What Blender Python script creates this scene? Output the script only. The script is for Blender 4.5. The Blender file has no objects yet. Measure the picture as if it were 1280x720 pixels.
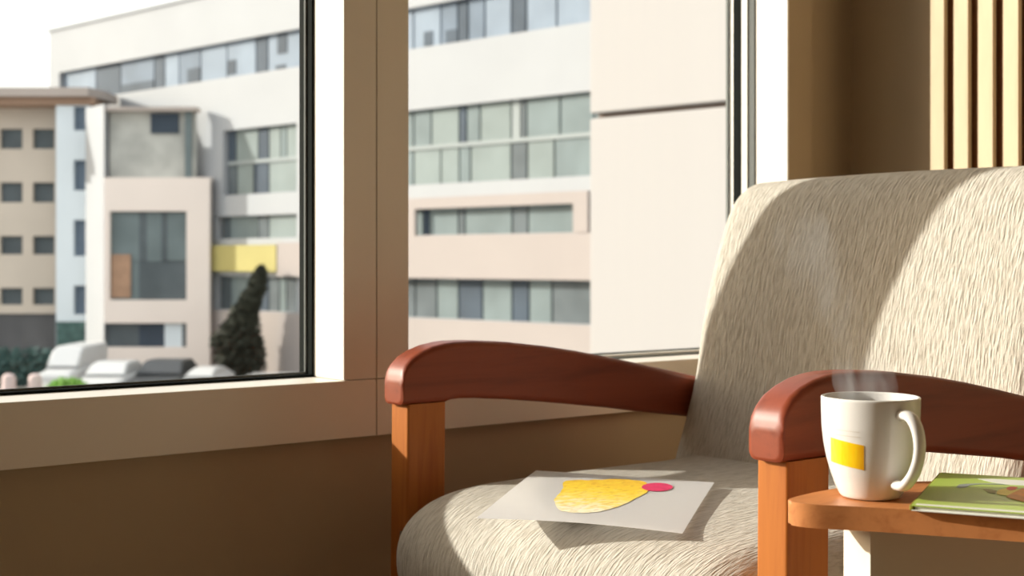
import bpy, bmesh, math, random
from mathutils import Vector, Matrix, noise
random.seed(7)
S = bpy.context.scene
C = S.collection
PI = math.pi
# ------------------------------------------------------------------ camera geometry
# world: X runs along the window wall, Y points out through the windows, Z up. Eye at (0,0,EYE).
EYE = 0.78
FPX = 1700.0
UX, UZ = 0.788, 0.615          # camera right / forward expressed in world X
_n = math.hypot(UX, UZ); UX /= _n; UZ /= _n
def c2w(xc, zc):                # horizontal camera coords -> world X, Y
    return (UX*xc + UZ*zc, -UZ*xc + UX*zc)
def ray(px, py):
    x, y = c2w(px-640, FPX)
    return Vector((x, y, 325-py))
def on_z(px, py, z):            # point of the horizontal plane z seen at that place
    r = ray(px, py); return Vector((0, 0, EYE)) + r*((z-EYE)/r.z)

# ------------------------------------------------------------------ materials
MATS = {}
def nodes(name):
    m = bpy.data.materials.new(name); m.use_nodes = True
    nt = m.node_tree; b = nt.nodes['Principled BSDF']
    MATS[name] = m
    return m, nt, b
def N(nt, t, **kw):
    n = nt.nodes.new(t)
    for k, v in kw.items():
        if k in n.inputs.keys(): n.inputs[k].default_value = v
        else: setattr(n, k, v)
    return n
def coords(nt, scale=(1, 1, 1), kind='Object'):
    tc = N(nt, 'ShaderNodeTexCoord'); mp = N(nt, 'ShaderNodeMapping')
    mp.inputs['Scale'].default_value = scale
    nt.links.new(tc.outputs[kind], mp.inputs['Vector'])
    return mp.outputs['Vector']
def ramp(nt, fac, stops):
    r = N(nt, 'ShaderNodeValToRGB')
    el = r.color_ramp.elements
    while len(el) < len(stops): el.new(0.5)
    for e, (p, c) in zip(el, stops):
        e.position = p; e.color = (c[0], c[1], c[2], 1)
    nt.links.new(fac, r.inputs['Fac'])
    return r.outputs['Color']
def plain(name, col, rough=0.6, var=0.04, scale=6, bump=0.0, bscale=200, spec=0.3, metal=0.0):
    m, nt, b = nodes(name)
    v = coords(nt)
    n = N(nt, 'ShaderNodeTexNoise', Scale=scale, Detail=4.0)
    nt.links.new(v, n.inputs['Vector'])
    lo = [c*(1-var) for c in col]; hi = [min(1, c*(1+var)) for c in col]
    nt.links.new(ramp(nt, n.outputs['Fac'], [(0.3, lo), (0.7, hi)]), b.inputs['Base Color'])
    b.inputs['Roughness'].default_value = rough
    b.inputs['Specular IOR Level'].default_value = spec
    b.inputs['Metallic'].default_value = metal
    if bump:
        n2 = N(nt, 'ShaderNodeTexNoise', Scale=bscale, Detail=3.0)
        nt.links.new(v, n2.inputs['Vector'])
        bp = N(nt, 'ShaderNodeBump', Strength=bump, Distance=0.001)
        nt.links.new(n2.outputs['Fac'], bp.inputs['Height'])
        nt.links.new(bp.outputs['Normal'], b.inputs['Normal'])
    return m
def wood(name, col, dark, scale, rough=0.35, spec=0.5, coat=0.0):
    m, nt, b = nodes(name)
    v = coords(nt, scale)
    n = N(nt, 'ShaderNodeTexNoise', Scale=1.0, Detail=6.0, Roughness=0.6, Distortion=0.4)
    nt.links.new(v, n.inputs['Vector'])
    nt.links.new(ramp(nt, n.outputs['Fac'], [(0.25, dark), (0.5, col), (0.8, [min(1, c*1.15) for c in col])]), b.inputs['Base Color'])
    b.inputs['Roughness'].default_value = rough
    b.inputs['Specular IOR Level'].default_value = spec
    b.inputs['Coat Weight'].default_value = coat
    b.inputs['Coat Roughness'].default_value = 0.3
    bp = N(nt, 'ShaderNodeBump', Strength=0.15, Distance=0.0005)
    nt.links.new(n.outputs['Fac'], bp.inputs['Height'])
    nt.links.new(bp.outputs['Normal'], b.inputs['Normal'])
    return m

def fabric(name, col, low):
    m, nt, b = nodes(name)
    v = coords(nt, (48, 320, 48))
    v2 = coords(nt, (9, 14, 9))
    w = N(nt, 'ShaderNodeTexNoise', Scale=1.0, Detail=1.0)
    nt.links.new(v2, w.inputs['Vector'])
    mx = N(nt, 'ShaderNodeVectorMath', operation='MULTIPLY_ADD')
    mx.inputs[1].default_value = (0.7, 0.7, 0.7)
    nt.links.new(w.outputs['Color'], mx.inputs[0]); nt.links.new(v, mx.inputs[2])
    n = N(nt, 'ShaderNodeTexNoise', Scale=1.0, Detail=2.5, Roughness=0.55)
    nt.links.new(mx.outputs[0], n.inputs['Vector'])
    fine = N(nt, 'ShaderNodeTexNoise', Scale=900.0, Detail=1.0)
    nt.links.new(coords(nt), fine.inputs['Vector'])
    nt.links.new(ramp(nt, n.outputs['Fac'], [(0.33, low), (0.56, col)]), b.inputs['Base Color'])
    ad = N(nt, 'ShaderNodeMath', operation='MULTIPLY_ADD')
    ad.inputs[1].default_value = 0.12
    nt.links.new(fine.outputs['Fac'], ad.inputs[0]); nt.links.new(n.outputs['Fac'], ad.inputs[2])
    bp = N(nt, 'ShaderNodeBump', Strength=1.0, Distance=0.0042)
    nt.links.new(ad.outputs[0], bp.inputs['Height'])
    nt.links.new(bp.outputs['Normal'], b.inputs['Normal'])
    b.inputs['Roughness'].default_value = 0.95
    b.inputs['Specular IOR Level'].default_value = 0.1
    b.inputs['Sheen Weight'].default_value = 0.15
    return m

fabric('fabric', (0.60, 0.56, 0.485), (0.44, 0.40, 0.33))
wood('arm_wood', (0.25, 0.053, 0.022), (0.165, 0.031, 0.013), (3, 40, 40), 0.42, 0.35)
wood('leg_wood', (0.44, 0.143, 0.027), (0.32, 0.088, 0.016), (40, 40, 4), 0.42, 0.3)
wood('table_wood', (0.56, 0.225, 0.08), (0.42, 0.14, 0.045), (14, 60, 60), 0.36, 0.4)
wood('slat_wood', (0.66, 0.53, 0.36), (0.58, 0.44, 0.28), (40, 40, 3), 0.6, 0.2)
wood('dark_backing', (0.09, 0.035, 0.012), (0.06, 0.022, 0.008), (40, 40, 3), 0.7, 0.1)
wood('floor_wood', (0.34, 0.25, 0.16), (0.24, 0.165, 0.10), (2, 22, 2), 0.45, 0.3)
plain('wall_paint', (0.46, 0.375, 0.265), 0.75, 0.03, 3, 0.1, 260, 0.15)
plain('ceiling_paint', (0.74, 0.69, 0.60), 0.9, 0.02)
plain('frame_paint', (0.80, 0.76, 0.69), 0.42, 0.01, 5, 0.0, spec=0.35)
plain('rubber', (0.008, 0.010, 0.009), 0.8, 0.1, spec=0.05)
plain('grey_seal', (0.15, 0.16, 0.155), 0.7, 0.05, spec=0.1)
plain('table_base', (0.72, 0.655, 0.55), 0.6, 0.02)
plain('mug_glaze', (0.80, 0.785, 0.765), 0.16, 0.01, 8, 0.0, spec=0.5)
plain('coffee', (0.05, 0.02, 0.008), 0.1)
plain('paper', (0.95, 0.95, 0.96), 0.8, 0.01, 4, 0.0)
plain('magenta_paint', (0.72, 0.03, 0.13), 0.7, 0.12, 90)
# exterior
plain('ext_white', (0.372, 0.385, 0.40), 0.85, 0.03, 0.4)
plain('ext_peach', (0.365, 0.325, 0.305), 0.85, 0.03, 0.4)
plain('ext_pier', (0.385, 0.370, 0.360), 0.85, 0.004, 0.4)
plain('ext_groove', (0.16, 0.12, 0.10), 0.9)
plain('ext_yellow', (0.40, 0.35, 0.13), 0.8, 0.05, 0.8)
plain('ext_tan', (0.60, 0.53, 0.45), 0.9, 0.05, 0.5)
plain('ext_bluewhite', (0.72, 0.79, 0.83), 0.85, 0.04, 0.5)
plain('ext_pinkish', (0.86, 0.76, 0.69), 0.85, 0.03, 0.5)
plain('ext_mottled', (0.50, 0.50, 0.46), 0.7, 0.22, 0.9)
plain('ext_roof', (0.46, 0.40, 0.36), 0.9, 0.05, 0.5)
plain('ext_fascia', (0.36, 0.24, 0.17), 0.9, 0.05, 0.5)
plain('ext_pale', (0.30, 0.33, 0.33), 0.85, 0.03, 0.5)
plain('ext_dark', (0.10, 0.10, 0.105), 0.6, 0.2, 0.6)
plain('glass_pale', (0.215, 0.255, 0.25), 0.6, 0.10, 0.7, spec=0.12)
plain('glass_mid', (0.17, 0.21, 0.215), 0.6, 0.15, 0.7, spec=0.12)
plain('glass_blue', (0.22, 0.27, 0.33), 0.6, 0.12, 0.7, spec=0.12)
plain('glass_bluemid', (0.145, 0.185, 0.235), 0.6, 0.15, 0.7, spec=0.12)
plain('glass_dark', (0.06, 0.08, 0.105), 0.6, 0.2, 0.7, spec=0.12)
plain('glass_slate', (0.11, 0.13, 0.14), 0.6, 0.2, 0.7, spec=0.12)
plain('curtain_brown', (0.42, 0.26, 0.17), 0.8, 0.15, 2)
plain('asphalt', (0.30, 0.29, 0.28), 0.9, 0.12, 0.25)
plain('leaf_dark', (0.045, 0.05, 0.035), 0.8, 0.3, 3)
plain('leaf_green', (0.26, 0.48, 0.10), 0.7, 0.3, 3)
plain('leaf_teal', (0.07, 0.13, 0.12), 0.8, 0.3, 3)
plain('bark', (0.10, 0.07, 0.05), 0.9, 0.2, 5)
plain('car_white', (0.60, 0.61, 0.61), 0.3, 0.01)
plain('car_dark', (0.07, 0.075, 0.08), 0.35, 0.05)
plain('car_silver', (0.36, 0.36, 0.36), 0.3, 0.02)
plain('tyre', (0.02, 0.02, 0.02), 0.8)
plain('lamp_red', (0.5, 0.03, 0.02), 0.3)
plain('concrete_pink', (0.62, 0.50, 0.48), 0.9, 0.05)

def window_glass():
    m, nt, b = nodes('window_glass')
    nt.nodes.remove(b)
    out = nt.nodes['Material Output']
    t = N(nt, 'ShaderNodeBsdfTransparent'); t.inputs['Color'].default_value = (0.97, 0.98, 0.975, 1)
    g = N(nt, 'ShaderNodeBsdfGlossy'); g.inputs['Roughness'].default_value = 0.02
    f = N(nt, 'ShaderNodeFresnel', IOR=1.12)
    mx = N(nt, 'ShaderNodeMixShader')
    nt.links.new(f.outputs[0], mx.inputs[0]); nt.links.new(t.outputs[0], mx.inputs[1]); nt.links.new(g.outputs[0], mx.inputs[2])
    nt.links.new(mx.outputs[0], out.inputs['Surface'])
window_glass()

def yellow_paint():
    m, nt, b = nodes('yellow_paint')
    v = coords(nt, (70, 105, 20))
    n = N(nt, 'ShaderNodeTexVoronoi', Scale=1.0); nt.links.new(v, n.inputs['Vector'])
    n2 = N(nt, 'ShaderNodeTexNoise', Scale=1.3, Detail=3.0); nt.links.new(v, n2.inputs['Vector'])
    # paint thins out towards one side of the shape
    sx = N(nt, 'ShaderNodeSeparateXYZ'); tc = N(nt, 'ShaderNodeTexCoord'); nt.links.new(tc.outputs['UV'], sx.inputs[0])
    a = N(nt, 'ShaderNodeMath', operation='MULTIPLY_ADD'); a.inputs[1].default_value = 0.85
    dd = N(nt, 'ShaderNodeMath', operation='MULTIPLY'); dd.inputs[1].default_value = 0.30
    nt.links.new(n.outputs['Distance'], dd.inputs[0])
    nt.links.new(sx.outputs['X'], a.inputs[0]); nt.links.new(dd.outputs[0], a.inputs[2])
    col = ramp(nt, a.outputs[0], [(0.25, (0.90, 0.56, 0.015)), (0.5, (0.92, 0.66, 0.02)), (0.72, (0.92, 0.72, 0.16)), (0.95, (0.93, 0.86, 0.62))])
    pt = ramp(nt, n2.outputs['Fac'], [(0.35, (0.62, 0.36, 0.03)), (0.46, (1, 1, 1)), (1, (1, 1, 1))])
    mm = N(nt, 'ShaderNodeMixRGB', blend_type='MULTIPLY'); mm.inputs[0].default_value = 0.35
    nt.links.new(col, mm.inputs[1]); nt.links.new(pt, mm.inputs[2])
    nt.links.new(mm.outputs[0], b.inputs['Base Color']); b.inputs['Roughness'].default_value = 0.8
yellow_paint()

def label_print():
    m, nt, b = nodes('label_print')
    tc = N(nt, 'ShaderNodeTexCoord'); sx = N(nt, 'ShaderNodeSeparateXYZ'); nt.links.new(tc.outputs['UV'], sx.inputs[0])
    n = N(nt, 'ShaderNodeTexNoise', Scale=3.0, Detail=2.0)
    mp = N(nt, 'ShaderNodeMapping'); mp.inputs['Scale'].default_value = (5, 0.6, 1)
    nt.links.new(tc.outputs['UV'], mp.inputs['Vector']); nt.links.new(mp.outputs[0], n.inputs['Vector'])
    c1 = ramp(nt, sx.outputs['X'], [(0.0, (0.92, 0.80, 0.12)), (0.35, (0.90, 0.66, 0.02)), (0.75, (0.92, 0.60, 0.01)), (1.0, (0.85, 0.42, 0.01))])
    c2 = ramp(nt, n.outputs['Fac'], [(0.4, (1, 1, 1)), (0.65, (1.0, 0.93, 0.5))])
    mm = N(nt, 'ShaderNodeMixRGB', blend_type='MULTIPLY'); mm.inputs[0].default_value = 1
    nt.links.new(c1, mm.inputs[1]); nt.links.new(c2, mm.inputs[2])
    nt.links.new(mm.outputs[0], b.inputs['Base Color']); b.inputs['Roughness'].default_value = 0.3
label_print()

def cover_print():
    m, nt, b = nodes('cover_print')
    tc = N(nt, 'ShaderNodeTexCoord')
    n = N(nt, 'ShaderNodeTexNoise', Scale=3.2, Detail=2.0); nt.links.new(tc.outputs['UV'], n.inputs['Vector'])
    nt.links.new(ramp(nt, n.outputs['Fac'], [(0.35, (0.36, 0.56, 0.075)), (0.55, (0.50, 0.66, 0.12)), (0.7, (0.60, 0.64, 0.13))]), b.inputs['Base Color'])
    b.inputs['Roughness'].default_value = 0.3
cover_print()
plain('cover_white', (0.84, 0.86, 0.80), 0.35, 0.02)
plain('print_grey', (0.33, 0.38, 0.36), 0.4, 0.15, 60)
plain('print_orange', (0.85, 0.32, 0.04), 0.4, 0.2, 60)
plain('print_yellow', (0.90, 0.70, 0.10), 0.4, 0.1, 60)
plain('print_olive', (0.25, 0.24, 0.03), 0.4, 0.2, 60)
plain('print_red', (0.80, 0.10, 0.06), 0.4, 0.1, 60)
plain('print_line', (0.66, 0.62, 0.55), 0.4, 0.05, 60)

def steam_mat():
    m, nt, b = nodes('steam_vapour')
    nt.nodes.remove(b); out = nt.nodes['Material Output']
    pv = N(nt, 'ShaderNodeVolumePrincipled')
    pv.inputs['Color'].default_value = (1, 1, 1, 1); pv.inputs['Anisotropy'].default_value = 0.2
    v = coords(nt, (26, 26, 12))
    n = N(nt, 'ShaderNodeTexNoise', Scale=1.0, Detail=3.0, Distortion=1.2); nt.links.new(v, n.inputs['Vector'])
    mr = N(nt, 'ShaderNodeMapRange'); mr.inputs['From Min'].default_value = 0.42; mr.inputs['From Max'].default_value = 0.75
    mr.inputs['To Min'].default_value = 0.0; mr.inputs['To Max'].default_value = 36.0
    nt.links.new(n.outputs['Fac'], mr.inputs['Value'])
    # dense over the cup, thinning as it rises
    tc = N(nt, 'ShaderNodeTexCoord'); sp = N(nt, 'ShaderNodeSeparateXYZ'); nt.links.new(tc.outputs['Object'], sp.inputs[0])
    hz = N(nt, 'ShaderNodeMapRange'); hz.inputs['From Min'].default_value = 0.0; hz.inputs['From Max'].default_value = 0.045
    hz.inputs['To Min'].default_value = 1.0; hz.inputs['To Max'].default_value = 0.25
    nt.links.new(sp.outputs['Z'], hz.inputs['Value'])
    ml = N(nt, 'ShaderNodeMath', operation='MULTIPLY')
    nt.links.new(mr.outputs[0], ml.inputs[0]); nt.links.new(hz.outputs[0], ml.inputs[1])
    nt.links.new(ml.outputs[0], pv.inputs['Density'])
    nt.links.new(pv.outputs[0], out.inputs['Volume'])
steam_mat()

# ------------------------------------------------------------------ mesh helpers
def link(name, me, mat=None, parent=None, smooth=None):
    o = bpy.data.objects.new(name, me); C.objects.link(o)
    if mat: me.materials.append(MATS[mat])
    if parent: o.parent = parent
    if smooth is not None:
        me.polygons.foreach_set('use_smooth', [True]*len(me.polygons))
        if smooth:
            me.set_sharp_from_angle(angle=math.radians(smooth))
            wn = o.modifiers.new('normals', 'WEIGHTED_NORMAL'); wn.keep_sharp = True; wn.weight = 90
    return o
def fin(name, bm, mat=None, parent=None, smooth=None):
    bmesh.ops.recalc_face_normals(bm, faces=bm.faces)
    me = bpy.data.meshes.new(name); bm.to_mesh(me); bm.free()
    return link(name, me, mat, parent, smooth)
def box(bm, x0, x1, y0, y1, z0, z1, bev=0.0, seg=2):
    t = bmesh.new()
    vs = [t.verts.new(p) for p in ((x0,y0,z0),(x1,y0,z0),(x1,y1,z0),(x0,y1,z0),(x0,y0,z1),(x1,y0,z1),(x1,y1,z1),(x0,y1,z1))]
    for f in ((0,3,2,1),(4,5,6,7),(0,1,5,4),(1,2,6,5),(2,3,7,6),(3,0,4,7)): t.faces.new([vs[i] for i in f])
    if bev: bmesh.ops.bevel(t, geom=t.edges[:], offset=bev, segments=seg, affect='EDGES', profile=0.5)
    me = bpy.data.meshes.new('t'); t.to_mesh(me); t.free(); bm.from_mesh(me); bpy.data.meshes.remove(me)
    return bm
def boxo(name, b, mat, parent=None, bev=0.0, seg=2):
    return fin(name, box(bmesh.new(), *b, bev, seg), mat, parent, 40 if bev else None)
def loft(bm, rings, cap=True, closed=True):
    vr = [[bm.verts.new(p) for p in r] for r in rings]
    n = len(vr[0])
    for a, b in zip(vr, vr[1:]):
        for i in range(n if closed else n-1):
            j = (i+1) % n
            bm.faces.new((a[i], a[j], b[j], b[i]))
    if cap:
        bm.faces.new(vr[0][::-1]); bm.faces.new(vr[-1])
    return vr
def catmull(pts, k=6, closed=False):
    out = []; n = len(pts)
    P = [Vector(p) for p in pts]
    rng = range(n) if closed else range(n-1)
    for i in rng:
        if closed: p0, p1, p2, p3 = P[(i-1) % n], P[i], P[(i+1) % n], P[(i+2) % n]
        else: p0, p1, p2, p3 = P[max(i-1, 0)], P[i], P[i+1], P[min(i+2, n-1)]
        for s in range(k):
            t = s/k
            out.append(0.5*((2*p1)+(p2-p0)*t+(2*p0-5*p1+4*p2-p3)*t*t+(3*p1-p0-3*p2+p3)*t**3))
    if not closed: out.append(P[-1])
    return out
def prism(bm, pts, z0, z1, bev=0.0, seg=3):
    t = bmesh.new()
    a = [t.verts.new((p[0], p[1], z0)) for p in pts]; b = [t.verts.new((p[0], p[1], z1)) for p in pts]
    n = len(pts); t.faces.new(a[::-1]); t.faces.new(b)
    for i in range(n): t.faces.new((a[i], a[(i+1) % n], b[(i+1) % n], b[i]))
    if bev:
        ed = [e for e in t.edges if abs(e.verts[0].co.z-e.verts[1].co.z) < 1e-6]
        bmesh.ops.bevel(t, geom=ed, offset=bev, segments=seg, affect='EDGES', profile=0.5)
    me = bpy.data.meshes.new('t'); t.to_mesh(me); t.free(); bm.from_mesh(me); bpy.data.meshes.remove(me)
    return bm
def empty(name, loc=(0,0,0), rz=0.0, label=None, cat=None, group=None, kind=None):
    o = bpy.data.objects.new(name, None); C.objects.link(o); o.location = loc; o.rotation_euler = (0, 0, rz)
    tag(o, label, cat, group, kind); return o
def tag(o, label=None, cat=None, group=None, kind=None):
    for k, v in (('label', label), ('category', cat), ('group', group), ('kind', kind)):
        if v: o[k] = v
    return o

# ------------------------------------------------------------------ room shell
WY = 1.75      # room face of the window frame
WALLY = 1.768
RX = 2.262     # right wall
RAILB, SILL, HEAD = EYE-0.266, EYE-0.180, 2.30
LX, BY, CEIL = -2.6, -2.6, 2.65
MU0, MUM, MU1, JX = 1.048, 1.106, 1.164, 2.043
def struct(name, bm, mat, smooth=None, label=None):
    o = fin(name, bm, mat, None, smooth); o['kind'] = 'structure'
    if label: o['label'] = label
    return o
struct('floor', box(bmesh.new(), LX-.2, RX+.2, BY-.2, WALLY+.25, -0.12, 0), 'floor_wood')
struct('ceiling', box(bmesh.new(), LX-.2, RX+.2, BY-.2, WALLY+.25, CEIL, CEIL+.15), 'ceiling_paint')
w = bmesh.new()
WX0 = -2.2
box(w, LX, RX, WALLY, WALLY+.135, 0, RAILB+.001)
box(w, LX, RX, WALLY, WALLY+.135, HEAD+.09, CEIL)
box(w, LX, WX0-.07, WALLY, WALLY+.135, RAILB+.001, HEAD+.09)
box(w, JX+.0055, RX, WALLY, WALLY+.135, RAILB+.001, HEAD+.09)
struct('wall_window', w, 'wall_paint', label='brown taupe wall below and beside the windows')
struct('wall_right', box(bmesh.new(), RX, RX+.2, BY, WALLY+.135, 0, CEIL), 'wall_paint')
struct('wall_left', box(bmesh.new(), LX-.2, LX, BY, WALLY+.135, 0, CEIL), 'wall_paint')
struct('wall_back', box(bmesh.new(), LX, RX, BY-.2, BY, 0, CEIL), 'wall_paint')
struct('baseboard_window', box(bmesh.new(), LX, RX, WALLY-.014, WALLY, 0, .09, .003), 'frame_paint', 40)

def window(name, x0, x1, xl, xr, outer, label):
    """x0..x1 clear opening; xl/xr outer limits of the frame members"""
    r = empty(name, (x0, WY, RAILB), label=label, kind='structure')
    inv = Matrix.Translation(Vector((-x0, -WY, -RAILB)))
    def part(nm, b, mat, bev=0):
        bm = box(bmesh.new(), *b, bev); bm.transform(inv)
        return fin(nm, bm, mat, r, 40 if bev else None)
    part('frame_bottom_rail', (xl, xr, WY, WY+.15, RAILB, SILL), 'frame_paint', .0015)
    part('frame_top_rail', (xl, xr, WY, WY+.15, HEAD, HEAD+.087), 'frame_paint', .0015)
    part('frame_stile', (xl, x0, WY, WY+.15 if outer else WY+.128, SILL+.0008, HEAD), 'frame_paint', .0012)
    part('frame_stile', (x1, xr, WY, WY+.15 if outer else WY+.128, SILL+.0008, HEAD), 'frame_paint', .0012)
    # seals: a ring of thin strips running round the opening
    def ring(nm, y0, y1, w_, mat):
        bm = bmesh.new()
        box(bm, x0-.001, x0+w_, y0, y1, SILL, HEAD); box(bm, x1-w_, x1+.001, y0, y1, SILL, HEAD)
        box(bm, x0+w_, x1-w_, y0, y1, SILL-.001, SILL+w_); box(bm, x0+w_, x1-w_, y0, y1, HEAD-w_, HEAD+.001)
        bm.transform(inv); fin(nm, bm, mat, r)
    if outer:
        ring('grey_seal', WY+.082, WY+.099, .003, 'grey_seal')
        ring('glazing_bead', WY+.099, WY+.113, .006, 'frame_paint')
        ring('rubber_gasket', WY+.113, WY+.138, .004, 'rubber')
        gy = WY+.128
        part('mullion_shadow_cap', (x0-.055, x0-.001, WY+.1505, WY+.212, SILL, HEAD), 'frame_paint', .002)  # unseen cap added outside to widen the mullion's shadow on the backrest
        ring('outer_seal', WY+.1505, WY+.156, .006, 'grey_seal')
    else:
        ring('rubber_gasket', WY+.088, WY+.103, .004, 'rubber')
        ring('grey_seal', WY+.103, WY+.107, .007, 'grey_seal')
        ring('outer_gasket', WY+.107, WY+.127, .004, 'rubber')
        gy = WY+.116
    part('glass_pane', (x0+.001, x1-.001, gy, gy+.005, SILL, HEAD), 'window_glass')
    return r
window('window_1', WX0, MU0, WX0-.07, MUM-.0008, False, 'wide left window with white reveal and black gasket')
window('window_2', MU1, JX, MUM+.0008, JX+.005, True, 'narrower right window behind the armchair')
# plaster step beside the right jamb
struct('trim_1', box(bmesh.new(), JX+.0055, JX+.075, WY+.001, WALLY+.001, RAILB, CEIL-.001, .002), 'wall_paint', 40, 'narrow brown trim strip beside the right window')

# ------------------------------------------------------------------ slatted panel on the right wall
sp = empty('slatted_wall_panel', (RX, 0, 0), label='pale vertical wood slats over dark backing on right wall behind armchair', cat='wall panel')
boxo('backing', (-.022, 0, .62, 1.560, 0.10, 2.5), 'dark_backing', sp)
first = None
for k in range(17):
    y1 = 1.557 - k*.0516
    if first is None:
        first = boxo('slat', (-.034, -.022, -.031, 0, 0.10, 2.5), 'slat_wood', sp, .0012)
        first.location = (0, y1, 0)
    else:
        o = first.copy(); C.objects.link(o); o.parent = sp; o.location = (0, y1, 0)

# ------------------------------------------------------------------ armchair
FX = 1.0345
NY0, NY1 = .885, .926          # near arm (camera side)
FY0, FY1 = 1.557, 1.600        # far arm
CH = empty('armchair', (FX, 1.2, 0), label='cream ribbed fabric armchair with curved reddish wooden arms by the window', cat='armchair')
inv = Matrix.Translation(Vector((-FX, -1.2, 0)))
def cpart(nm, bm, mat, smooth=40):
    bm.transform(inv); return fin(nm, bm, mat, CH, smooth)
def rrect(y0, y1, z0, z1, r, k=4):
    pts = []
    for (cy, cz, a0) in ((y1-r, z1-r, 0), (y0+r, z1-r, 90), (y0+r, z0+r, 180), (y1-r, z0+r, 270)):
        for s in range(k+1):
            a = math.radians(a0+90*s/k); pts.append((cy+r*math.cos(a), cz+r*math.sin(a)))
    return pts
def arm(y0, y1):
    top = [(1.0255,-.160),(1.0275,-.151),(1.033,-.143),(1.043,-.134),(1.058,-.1265),(1.078,-.120),(1.098,-.1165),(1.115,-.1150),(1.15,-.1152),(1.21,-.119),
           (1.28,-.1275),(1.34,-.1370),(1.40,-.1480),(1.46,-.1600),(1.53,-.1745),(1.60,-.189),(1.68,-.207)]
    bot = [(1.0,-.199),(1.100,-.199),(1.104,-.1975),(1.110,-.1963),(1.125,-.1958),(1.15,-.197),(1.21,-.2025),(1.28,-.211),(1.34,-.219),(1.40,-.227),(1.46,-.2365),(1.54,-.248),(1.60,-.256),(1.69,-.27)]
    def interp(T, x):
        for (a, b), (c, d) in zip(T, T[1:]):
            if x <= c: 
                t = max(0, (x-a)/(c-a)); return b+(d-b)*t
        return T[-1][1]
    xs = sorted(set([p[0] for p in top]+[p[0] for p in bot if 1.0255 < p[0] < 1.68]))
    rings = []
    st = [(1.0235, .006), (1.0242, .003)] + [(x, 0) for x in xs] + [(1.6822, .003), (1.683, .006)]
    for x, ins in st:
        zt = EYE+interp(top, x)-ins*1.2; zb = EYE+interp(bot, x)+ins*0.6
        if x < 1.0255: zt = EYE-.160-ins*1.6
        rings.append([(x, p[0], p[1]) for p in rrect(y0-.002+ins, y1+.002-ins, zb, zt, .009-ins*.3)])
    return loft(bmesh.new(), rings) and None or rings
for y0, y1 in ((NY0, NY1), (FY0, FY1)):
    bm = bmesh.new(); loft(bm, arm(y0, y1)); cpart('armrest', bm, 'arm_wood', 50)
for y0, y1 in ((NY0, NY1), (FY0, FY1)):
    # front leg, carrying the arm
    bm = bmesh.new()
    rings = []
    for z, d in ((0, .006), (.25, .003), (EYE-.1985, 0)):
        rings.append([(x-d, y, z) for x, y in rrect(FX, FX+.064, y0+.0, y1, .004)])
    loft(bm, rings); cpart('leg', bm, 'leg_wood', 50)
    # raked rear leg
    bm = bmesh.new(); rings = []
    for z, x in ((0, 1.70), (.2, 1.665), (.40, 1.635), (.525, 1.622)):
        rings.append([(xx, y, z) for xx, y in rrect(x, x+.05, y0, y1, .004)])
    loft(bm, rings); cpart('leg', bm, 'leg_wood', 50)
    cpart('side_rail', box(bmesh.new(), FX+.06, 1.645, y0+.008, y1-.008, .315, .385, .004), 'leg_wood')
cpart('front_rail', box(bmesh.new(), FX+.012, FX+.04, NY1-.004, FY0+.004, .315, .385, .004), 'leg_wood')
cpart('rear_rail', box(bmesh.new(), 1.645, 1.67, NY1-.004, FY0+.004, .26, .33, .004), 'leg_wood')

def cushion(prof, y0, y1, r, bulge=0.0, power=2.0, name='c', push=None):
    P = catmull([(a, b, 0) for a, b in prof], 5, True)
    n = len(P)
    nor = []
    area = sum(P[i].x*P[(i+1) % n].y-P[(i+1) % n].x*P[i].y for i in range(n))
    for i in range(n):
        t = (P[(i+1) % n]-P[i-1]).normalized()
        nn = Vector((t.y, -t.x, 0)) if area > 0 else Vector((-t.y, t.x, 0))
        nor.append(nn)
    ys = []
    K = 12
    for k in range(K+1):
        a = PI/2*k/K; ys.append((r*(1-math.cos(a)), r*(1-math.sin(a))))   # (distance from end, inset)
    sta = [(y0+e, ins) for e, ins in ys]
    M_ = 18
    for k in range(1, M_): sta.append((y0+r+(y1-y0-2*r)*k/M_, 0))
    sta += [(y1-e, ins) for e, ins in ys[::-1]]
    rings = []
    for y, ins in sta:
        u = (y-(y0+y1)/2)/((y1-y0)/2)
        bl = bulge*(1-u*u)
        ring = []
        for p, nn in zip(P, nor):
            q = p-nn*ins+nn*bl
            yy = y
            ring.append((q.x, yy, q.y))
        rings.append(ring)
    bm = bmesh.new(); vr = loft(bm, rings, cap=False)
    for r in (vr[0], vr[-1]):            # close each end across its thickness, from the bottom corner upward
        top = max(range(len(r)), key=lambda i: r[i].co.z+(r[i].co.x-1.6)*.2)
        m = len(r)//2
        for k in range(m):
            q = [r[(top+k) % len(r)], r[(top+k+1) % len(r)], r[(top-k-1) % len(r)], r[(top-k) % len(r)]]
            q2 = []
            for v in q:
                if v not in q2: q2.append(v)
            if len(q2) > 2:
                try: bm.faces.new(q2)
                except ValueError: pass
    return bm
seat_prof = [(1.565, .470), (1.45, .4735), (1.32, .4745), (1.20, .4745), (1.10, .4715), (1.045, .462), (1.008, .443), (.986, .415), (.980, .380), (.990, .345),
             (1.03, .335), (1.15, .338), (1.30, .338), (1.45, .338), (1.565, .340), (1.578, .40)]
bm = cushion(seat_prof, NY1+.004, FY0-.003, .075, .004)
cpart('seat', bm, 'fabric', 0)
back_prof = [(1.505, .40), (1.520, .464), (1.545, .53), (1.568, .60), (1.583, .68), (1.606, .76), (1.630, .825), (1.652, .870), (1.680, .897), (1.712, .907),
             (1.745, .902), (1.766, .878), (1.768, .84), (1.745, .74), (1.71, .60), (1.675, .47), (1.655, .39), (1.58, .365)]
bm = cushion(back_prof, NY1+.010, FY0-.004, .040, .005)
cpart('backrest', bm, 'fabric', 0)

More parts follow.
